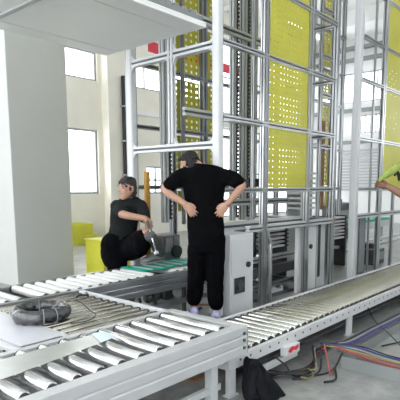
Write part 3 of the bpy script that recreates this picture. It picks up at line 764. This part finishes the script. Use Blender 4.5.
# ================================================================== PEOPLE
def ring_(c, s, f, n=20):
    return [Vector(c)+Vector(s)*math.cos(2*PI*k/n)+Vector(f)*math.sin(2*PI*k/n) for k in range(n)]
def tors(mb, secs, n=20):
    mb.loft([ring_(c, s, f, n) for c, s, f in secs])
def limb(mb, pts, rad, k=4):
    """tapered limb through joints"""
    P = cat_rom(pts, k); R = []
    for i in range(len(pts)-1):
        for j in range(k): R.append(rad[i]+(rad[i+1]-rad[i])*j/k)
    R.append(rad[-1]); mb.tube(P, R, 14, roundcap=True)
def hand(mb, wrist, d, nrm, thumb, curl=(.25, .3, .3), s=1., spread=.10):
    """d = finger direction, nrm = palm normal (fingers curl to it), thumb = direction of the thumb side"""
    w = Vector(wrist); d = Vector(d).normalized(); nrm = (Vector(nrm)-d*d.dot(Vector(nrm))).normalized()
    tb = d.cross(nrm); tb = tb if tb.dot(Vector(thumb)) > 0 else -tb
    mb.loft([ring_(w+d*a*s, tb*b*s, nrm*c*s, 14) for a, b, c in ((-.02, .024, .020), (.0, .027, .019), (.03, .037, .018), (.065, .043, .017), (.09, .042, .015), (.10, .036, .012))])
    for i, (off, L) in enumerate(((.030, .070), (.010, .080), (-.010, .074), (-.030, .058))):
        dd = (d+tb*(spread*(1.5-i))).normalized(); p = w+d*.085*s+tb*off*s; pts = [p-d*.02*s, p]; a = 0; seg = (.45, .32, .23)
        for q in range(3):
            a += curl[q]; p = p+(dd*math.cos(a)+nrm*math.sin(a))*L*seg[q]*s; pts.append(p)
        mb.tube(pts, [.0095*s, .0095*s, .009*s, .0082*s, .007*s], 9, roundcap=True)
    p = w+d*.022*s+tb*.026*s; dd = (d*.75+tb*.6+nrm*.25).normalized()
    pts = [p-dd*.01, p+dd*.035*s, p+(dd*.9+d*.3).normalized()*.065*s, p+(dd*.6+d*.6).normalized()*.088*s]
    mb.tube(pts, [.014*s, .0125*s, .0105*s, .008*s], 9, roundcap=True)
def head(mb, c, up, fwd, s=1.):
    """c = middle of the head"""
    up = Vector(up).normalized(); f = (Vector(fwd)-up*up.dot(Vector(fwd))).normalized(); r = f.cross(up)
    c = Vector(c)
    S = ((-.118, .022, .024, .062), (-.108, .038, .040, .050), (-.085, .052, .062, .032), (-.055, .063, .080, .016), (-.02, .069, .090, .006), (.02, .073, .095, .0),
         (.055, .073, .094, -.004), (.085, .062, .080, -.008), (.105, .043, .055, -.008), (.116, .018, .024, -.008))
    mb.loft([ring_(c+(up*z+f*o)*s, r*(a*s), f*(b*s), 22) for z, a, b, o in S])
    # nose, brow ridge, cheeks, chin, ears
    mb.loft([ring_(c+(up*z+f*o)*s, r*(a*s), f*(b*s), 10) for z, a, b, o in ((.018, .008, .010, .086), (-.008, .010, .014, .092), (-.028, .016, .020, .094), (-.038, .013, .014, .088))])
    mb.ell(c+(up*.026+f*.078)*s, (r*.052*s, f*.020*s, up*.010*s)); mb.ell(c+(up*-.062+f*.082)*s, (r*.026*s, f*.016*s, up*.016*s))
    for q in (1, -1):
        mb.ell(c+(r*q*.040+up*-.022+f*.066)*s, (r*.022*s, f*.022*s, up*.022*s))
        mb.ell(c+(r*q*.079+up*-.008+f*-.004)*s, ((r+f*q*-.3)*.012*s, f*.019*s, up*.034*s))
    return c, up, f, r
def hair_mb(hd, s=1., back=-.075):
    c, up, f, r = hd; mb = MB()
    S = ((back-.02, .052, .040, -.048), (back, .060, .048, -.047), (-.045, .069, .054, -.046), (-.01, .074, .060, -.042), (.03, .081, .084, -.020), (.06, .083, .098, -.010), (.09, .076, .094, -.008), (.113, .058, .072, -.010), (.128, .030, .038, -.010))
    mb.loft([ring_(c+(up*z+f*o)*s, r*(a*s), f*(b*s), 22) for z, a, b, o in S])
    for i in range(22):     # side and nape locks
        a = random.uniform(-.25, PI+.25); z = random.uniform(-.05, .05)
        mb.ell(c+(up*z+r*math.cos(a)*.072-f*(math.sin(a)*.088+.004))*s, (r*.016*s, f*.020*s, up*.024*s), 8, 5)
    for i in range(9):      # fringe
        q = (i-4)/4
        mb.ell(c+(up*(.068+random.uniform(-.012, .006))+r*q*.062+f*(.086-.03*q*q))*s, (r*.014*s, f*.012*s, up*.020*s), 8, 5)
    for i in range(26):     # tufts break the outline
        a = random.random()*2*PI; z = random.uniform(.02, .11); k = math.sqrt(max(.05, 1-(z/.135)**2))
        mb.ell(c+(up*z+r*math.cos(a)*.076*k+f*(math.sin(a)*.086*k-.014))*s, (r*.020*s, f*.022*s, up*.016*s), 8, 5)
    return mb
def solid(mb, name, m, parent, vox, smooth=2, noise_amt=0):
    o = mb.build(name, m, parent)
    r = o.modifiers.new('remesh', 'REMESH'); r.mode = 'VOXEL'; r.voxel_size = vox; r.use_smooth_shade = True
    s = o.modifiers.new('smooth', 'SMOOTH'); s.factor = .5; s.iterations = smooth
    if noise_amt:
        tx = bpy.data.textures.new(name+'_folds', 'CLOUDS'); tx.noise_scale = .09; tx.noise_depth = 1
        d = o.modifiers.new('folds', 'DISPLACE'); d.texture = tx; d.strength = noise_amt; d.mid_level = .5; d.texture_coords = 'LOCAL'
    return o
def face(hd, parent, s=1., brow=M['hair']):
    c, up, f, r = hd
    for q in (1, -1):
        MB().ell(c+(r*q*.032+up*.004+f*.0865)*s, (r*.014*s, f*.006*s, up*.006*s)).build('eye', M['eye'], parent)
        MB().ell(c+(r*q*.034+up*.027+f*.092)*s, (r*.020*s, f*.008*s, up*.005*s)).build('eyebrow', brow, parent)
    MB().ell(c+(up*-.056+f*.0905)*s, (r*.024*s, f*.010*s, up*.006*s)).build('mouth', M['lips'], parent)
def shoe_mb(heel, d, L=.27, w=.05, hs=1.):
    heel = Vector(heel); d = Vector(d); d.z = 0; d.normalize(); s = Vector((d.y, -d.x, 0)); u = Vector((0, 0, 1)); mb = MB()
    S = ((0., .028, .030, .040), (.03, .036, .045, .050), (.09, .038, .048, .052), (.13, .040, .040, .045), (.18, .046, .030, .034), (.225, .043, .024, .027), (.262, .026, .016, .020))
    mb.loft([ring_(heel+d*(a*L/.27)+u*(zc*hs+.012), s*(b*w/.046), u*c*hs, 16) for a, b, c, zc in S])
    return mb
def sole_mb(heel, d, L=.27, w=.05):
    heel = Vector(heel); d = Vector(d); d.z = 0; d.normalize(); s = Vector((d.y, -d.x, 0)); P = []
    for a, b in ((0, .024), (.03, .038), (.09, .039), (.18, .049), (.23, .044), (.268, .022)): P.append((a*L/.27, b*w/.046))
    poly = [(a, b) for a, b in P]+[(a, -b) for a, b in reversed(P)]
    return MB().prism(poly, 0, .022, heel, d, s, (0, 0, 1))

# ---- standing man, seen from behind, hands on hips
fp = MB().box(3.2, 3.80, 2.75, 3.62, .0, .07)
tag(fp.build('floor_plate', M['grey'], bevel=.004), 'low grey floor plate the man in black stands on', 'plate')
D = 4.88
fw = Vector((math.cos(math.radians(46)), math.sin(math.radians(46)), 0)); sd = Vector((fw.y, -fw.x, 0)); up = Vector((0, 0, 1))   # sd = his right
p1 = thing('person', (3.65, 3.29, .07), 'standing man in black seen from behind with hands on hips', 'person')
hip = J(206.5, 238, D); 
def T(px, py, a, b, d=0): return (J(px, py, D+d), sd*a, fw*b)
chest = [T(206.3, 246, .182, .128), T(206, 232, .188, .130), T(205.3, 215, .182, .118), T(204.5, 198, .198, .122), T(204, 184, .215, .125), T(204, 175, .205, .105), T(203, 170, .140, .085), T(201, 166, .080, .068, .01), T(199.5, 163.5, .066, .062, .02)]
neck = J(199, 168, D+.02); hc = J(189.5, 164.5, D+.07)
shL, shR = J(181, 176.5, D), J(228.5, 177, D); elL, elR = J(165, 189, D-.04), J(242, 184.5, D-.04)
wrL, wrR = J(184.5, 203.5, D-.16), J(227.5, 203.5, D-.16)
hL, hR = J(198, 238, D), J(215.5, 238, D); kL, kR = J(196, 278, D+.02), J(215, 280, D+.0)
aL, aR = J(194, 306, D+.06), J(216, 310.5, D-.06)
def shrink(secs, k): return [(c, s*k, f*k) for c, s, f in secs]
b = MB(); tors(b, shrink(chest, .9))
limb(b, [J(201.5, 172, D+.0), neck, J(193, 163, D+.06)], [.062, .058, .055])
hd = head(b, hc, up+fw*.40-sd*.15, fw*.66-sd*.75-up*.45, 1.04)
limb(b, [shL, elL, wrL], [.058, .044, .029]); limb(b, [shR, elR, wrR], [.058, .044, .029])
hand(b, wrL, (J(194, 214.5, D-.165)-wrL), fw, up, (.05, .15, .2), .98); hand(b, wrR, (J(219, 215, D-.165)-wrR), fw, up, (.05, .15, .2), .98)
for h_, k_, a_ in ((hL, kL, aL), (hR, kR, aR)): limb(b, [h_, k_, a_], [.085, .055, .038])
solid(b, 'body', M['skin'], p1, .0065, 2)
tb_ = MB(); tors(tb_, chest)
for s_, e_ in ((shL, elL), (shR, elR)):
    dd = (e_-s_); limb(tb_, [s_-dd*.25-up*.015, s_+dd*.3, s_+dd*.72], [.080, .080, .072])
limb(tb_, [J(202, 170, D), J(215, 172.5, D), shR-up*.01], [.066, .070, .076]); limb(tb_, [J(200, 171, D), J(191, 174, D), shL-up*.01], [.066, .070, .076])
solid(tb_, 'shirt', M['shirt'], p1, .011, 3, .012)
tr = MB(); tors(tr, [T(207, 252, .150, .125), T(207, 244, .172, .132), T(206.5, 234, .170, .128), T(206.3, 228, .166, .122)])
for h_, k_, a_ in ((hL, kL, aL), (hR, kR, aR)): limb(tr, [h_, k_+(h_-k_)*.5, k_, a_+(k_-a_)*.45, a_+up*.075], [.104, .098, .088, .083, .076])
solid(tr, 'trousers', M['pants'], p1, .011, 3, .014)
hair_mb(hd).build('hair', M['hair'], p1)
face(hd, p1)
gl = MB(); c_, u_, f_, r_ = hd
for q in (1, -1):
    gl.tube([c_+r_*q*.034+f_*.100+u_*.004+(r_*math.cos(a)*.022+u_*math.sin(a)*.017) for a in [2*PI*k/14 for k in range(15)]], .0022, 6)
    gl.tube([c_+r_*q*.058+f_*.095+u_*.008, c_+r_*q*.079+f_*.02+u_*.010, c_+r_*q*.080-f_*.01+u_*.004], .0022, 6)
gl.tube([c_+r_*.012+f_*.101+u_*.008, c_-r_*.012+f_*.101+u_*.008], .002, 6)
tag(gl.build('glasses', M['black']), 'thin dark glasses worn by the standing man', 'glasses')
for a_, yaw in ((aL, -.15), (aR, .1)):
    dd = fw+sd*yaw; he = Vector((a_.x, a_.y, .07))-dd*.075
    s = shoe_mb(he, dd).build('shoe', M['shoew'], p1); sole_mb(he, dd).build('sole', M['sole'], s)

# ---- man in charcoal leaning on his raised knee behind the far conveyor
D = 5.62
p2 = thing('person', (3.6, 4.6, 0), 'man in charcoal shirt leaning with one shoe up on the far conveyor', 'person')
vw = -HF; fw = (vw*.75-RT*-.0+RT*.62).normalized(); sd = Vector((fw.y, -fw.x, 0))    # faces the camera, turned to the picture's right; sd = his right
def T(px, py, a, b, d=0): return (J(px, py, D+d), sd*a, fw*b)
chest2 = [T(122, 246, .165, .130, .05), T(122, 236, .172, .135, .04), T(124, 224, .165, .130, .0), T(126, 213, .190, .125, -.03), T(128, 206, .205, .115, -.05), T(129.5, 200.5, .150, .090, -.05), T(130, 196.5, .085, .065, -.05)]
hc = J(127.5, 188.5, D-.12)
shR, shL = J(117.5, 207, D-.06), J(141, 207.5, D-.06)
elR, wrR = J(122, 214, D-.26), J(145, 218.5, D-.33)
elL, wrL = J(145, 219, D-.14), J(150, 222.5, D-.34)
b = MB(); tors(b, shrink(chest2, .88))
limb(b, [J(130, 201, D-.05), J(129, 196, D-.08), J(128, 190, D-.10)], [.062, .058, .055])
hd = head(b, hc, up, vw*.72-RT*.62-up*.12, 1.03)
limb(b, [shR, elR, wrR], [.056, .046, .031]); limb(b, [shL, elL, wrL], [.056, .044, .031])
hand(b, wrR, J(151.5, 226, D-.38)-wrR, vw*-.2-RT*.5-up*.3, up+RT, (.5, .6, .4), 1.0)
hand(b, wrL, J(150, 233, D-.40)-wrL, -RT+vw*-.3, vw, (.5, .6, .5), .95)
pel = J(122, 243, D+.05)
hipR, kneR, ankR = J(116, 245, D+.03), J(117.5, 268, D-.10), J(119, 300, D+.12)
hipL, kneL = J(129, 246, D+.0), J(145.5, 233.5, D-.34)
ankL = Vector((3.90, 4.23, ZT+.145))
limb(b, [hipR, kneR, ankR], [.085, .055, .038]); limb(b, [hipL, kneL, ankL], [.085, .056, .038])
solid(b, 'body', M['skin'], p2, .0065, 2)
tb_ = MB(); tors(tb_, chest2)
for s_, e_ in ((shR, elR), (shL, elL)):
    dd = (e_-s_); limb(tb_, [s_-dd*.2-up*.01, s_+dd*.3, s_+dd*.80], [.078, .080, .074])
solid(tb_, 'shirt', M['shirt2'], p2, .011, 3, .014)
tr = MB(); tors(tr, [T(122, 254, .150, .125, .05), T(121, 246, .180, .145, .05), T(121.5, 238, .180, .142, .05), T(122, 232, .172, .135, .03)])
limb(tr, [hipR-RT*.03, kneR+(hipR-kneR)*.5-RT*.03, kneR, ankR], [.150, .150, .115, .088])
limb(tr, [hipL-up*.04, kneL+(hipL-kneL)*.5-up*.06, kneL-up*.06-RT*.04, kneL-up*.16-RT*.06], [.135, .145, .105, .080])
solid(tr, 'trousers', M['pants'], p2, .011, 3, .016)
sk = MB(); limb(sk, [kneL+RT*.055-HF*.06-up*.02, kneL+(ankL-kneL)*.55+RT*.035-HF*.05, ankL-up*.02], [.064, .064, .062])
solid(sk, 'trouser_cuff', M['shin'], p2, .010, 2)['label'] = 'dark grey shin gaiter'
hair_mb(hd, 1.03).build('hair', M['hairg'], p2)
face(hd, p2, 1.03, M['hairg'])
dd = Vector((-.80, .02, 0)).normalized(); he = ankL-dd*.06; he.z = ZT+.028
s = shoe_mb(he, dd, .33, .060, 1.3).build('shoe', M['shoe'], p2); sole_mb(he, dd, .33, .060).build('sole', M['shoe'], s)
he = Vector((ankR.x, ankR.y, 0)); dd = Vector((fw.x, fw.y, 0)); he -= dd*.06
s = shoe_mb(he, dd).build('shoe', M['shoe'], p2); sole_mb(he, dd).build('sole', M['sole'], s)
tl = thing('hand_tool', J(153, 240, D-.42), 'slim silver rod tool held down to the grey shoe', 'tool')
a_, e_ = J(148.5, 226, D-.42), J(156.3, 253, D-.47)
MB().tube([a_, e_], .009, 10).build('shaft', M['chrome'], tl)
MB().tube([a_+(a_-e_)*.14, a_+(e_-a_)*.05], .017, 12, roundcap=True).build('handle', M['dark'], tl)
MB().tube([e_-(e_-a_)*.06, e_+(e_-a_)*.05], .026, 12).build('tip_block', M['white'], tl)

# ---- third man, mostly beyond the right edge, reaching in
D = 5.55
p3 = thing('person', (6.2, 1.55, 0), 'tanned bare arm of a man reaching in from the right edge', 'person')
fw = (-RT*.72+HF*.70).normalized(); sd = Vector((fw.y, -fw.x, 0))
def T(px, py, a, b, d=0): return (J(px, py, D+d), sd*a, fw*b)
base = J(458, 200, D)
def Q(z, dx=0, df=0): return Vector((base.x, base.y, z))+sd*dx+fw*df
chest3 = [(Q(.84), sd*.165, fw*.125), (Q(.95), sd*.170, fw*.125), (Q(1.1), sd*.158, fw*.115), (Q(1.28), sd*.185, fw*.125), (Q(1.38), sd*.200, fw*.115), (Q(1.45), sd*.14, fw*.08), (Q(1.48), sd*.08, fw*.06)]
shL, shR = Q(1.39, -.185), Q(1.39, .185)
elL, wrL = J(412, 197, D-.10), J(388.5, 186.5, D)
b = MB(); tors(b, shrink(chest3, .9))
limb(b, [Q(1.46), Q(1.52), Q(1.57, 0, .02)], [.06, .057, .055]); hd = head(b, Q(1.63, 0, .03), up, fw, 1.)
limb(b, [shL, elL, wrL], [.056, .050, .037]); limb(b, [shR, Q(1.10, .26, .02), Q(.86, .24, .12)], [.056, .044, .03])
hand(b, wrL, J(376, 183.5, D+.02)-wrL, -up*.5-HF, up, (.3, .45, .4), 1.1)
hand(b, Q(.86, .24, .12), -up+fw*.2, -sd, fw, (.3, .3, .3))
fe = []
for q in (-1, 1):
    h_, k_, a_ = Q(.86, q*.09), Q(.48, q*.10, .02), Q(.09, q*.11, -.02); fe.append((h_, k_, a_)); limb(b, [h_, k_, a_], [.085, .055, .038])
solid(b, 'body', M['skind'], p3, .007, 2)
tb_ = MB(); tors(tb_, chest3)
for s_, e_ in ((shL, elL), (shR, Q(1.10, .26, .02))):
    dd = e_-s_; limb(tb_, [s_-dd*.25, s_+dd*.3, s_+dd*.7], [.085, .076, .068])
solid(tb_, 'shirt', M['shirt2'], p3, .012, 3)
tr = MB(); tors(tr, [(Q(.80), sd*.15, fw*.12), (Q(.88), sd*.172, fw*.13), (Q(.98), sd*.168, fw*.125)])
for h_, k_, a_ in fe: limb(tr, [h_, k_, a_], [.098, .082, .072])
solid(tr, 'trousers', M['pants'], p3, .012, 3)
hair_mb(hd).build('hair', M['hair'], p3); face(hd, p3)
for h_, k_, a_ in fe:
    he = Vector((a_.x, a_.y, 0))-fw*.07; s = shoe_mb(he, fw).build('shoe', M['shoe'], p3); sole_mb(he, fw).build('sole', M['sole'], s)
# lime strip held in his hand
gs = MB(); pts = [J(379, 181, D-.05), J(384, 176.5, D-.06), J(390, 172.5, D-.05), J(396, 168, D-.03), J(403, 164, D), J(410, 163, D+.03)]
wd = [.012, .032, .045, .042, .034, .02]; P = cat_rom(pts, 5); L_, R_ = [], []
for i, p in enumerate(P):
    t = i/(len(P)-1)*5; k = min(int(t), 4); w = wd[k]+(wd[k+1]-wd[k])*(t-k)
    n_ = (UP*.8-RT*.5+HF*.3*math.sin(i*.5)).normalized(); L_.append(p+n_*w); R_.append(p-n_*w)
off = HF*.006; n = len(P); vs = L_+R_+[p+off for p in L_]+[p+off for p in R_]
fs = []
for i in range(n-1): fs += [(i, i+1, n+i+1, n+i), (2*n+i, 3*n+i, 3*n+i+1, 2*n+i+1), (i, 2*n+i, 2*n+i+1, i+1), (n+i, n+i+1, 3*n+i+1, 3*n+i)]
fs += [(0, n, 3*n, 2*n), (n-1, 3*n-1, 4*n-1, 2*n-1)]
gl_ = thing('work_glove', pts[1], 'lime green and black glove held up by the tanned hand', 'glove')
gs.add(vs, fs, 0, True).build('cloth', M['greenfilm'], gl_)
g2 = MB()
for i, (x, y) in enumerate(((394, 170), (398, 175), (402, 180))): g2.tube(cat_rom([J(393+i*2, 166+i*2, D+.01), J(x, y, D+.02), J(x+1, y+5, D+.03)], 4), .014, 8, roundcap=True)
g2.build('finger', M['black'], gl_)

# ================================================================== LIGHT
w = bpy.data.worlds.new('sky'); sc.world = w; w.use_nodes = True
bg = w.node_tree.nodes['Background']; bg.inputs[0].default_value = (.93, .97, 1, 1); bg.inputs[1].default_value = 6.5
sc.view_settings.view_transform = 'Standard'; sc.view_settings.look = 'None'; sc.view_settings.gamma = 1
sc.view_settings.exposure = -0.33
sc.cycles.use_denoising = True
sc.cycles.max_bounces = 10; sc.cycles.diffuse_bounces = 5; sc.cycles.glossy_bounces = 5; sc.cycles.transparent_max_bounces = 12
sc.cycles.caustics_reflective = False; sc.cycles.caustics_refractive = False
sc.cycles.sample_clamp_indirect = 6
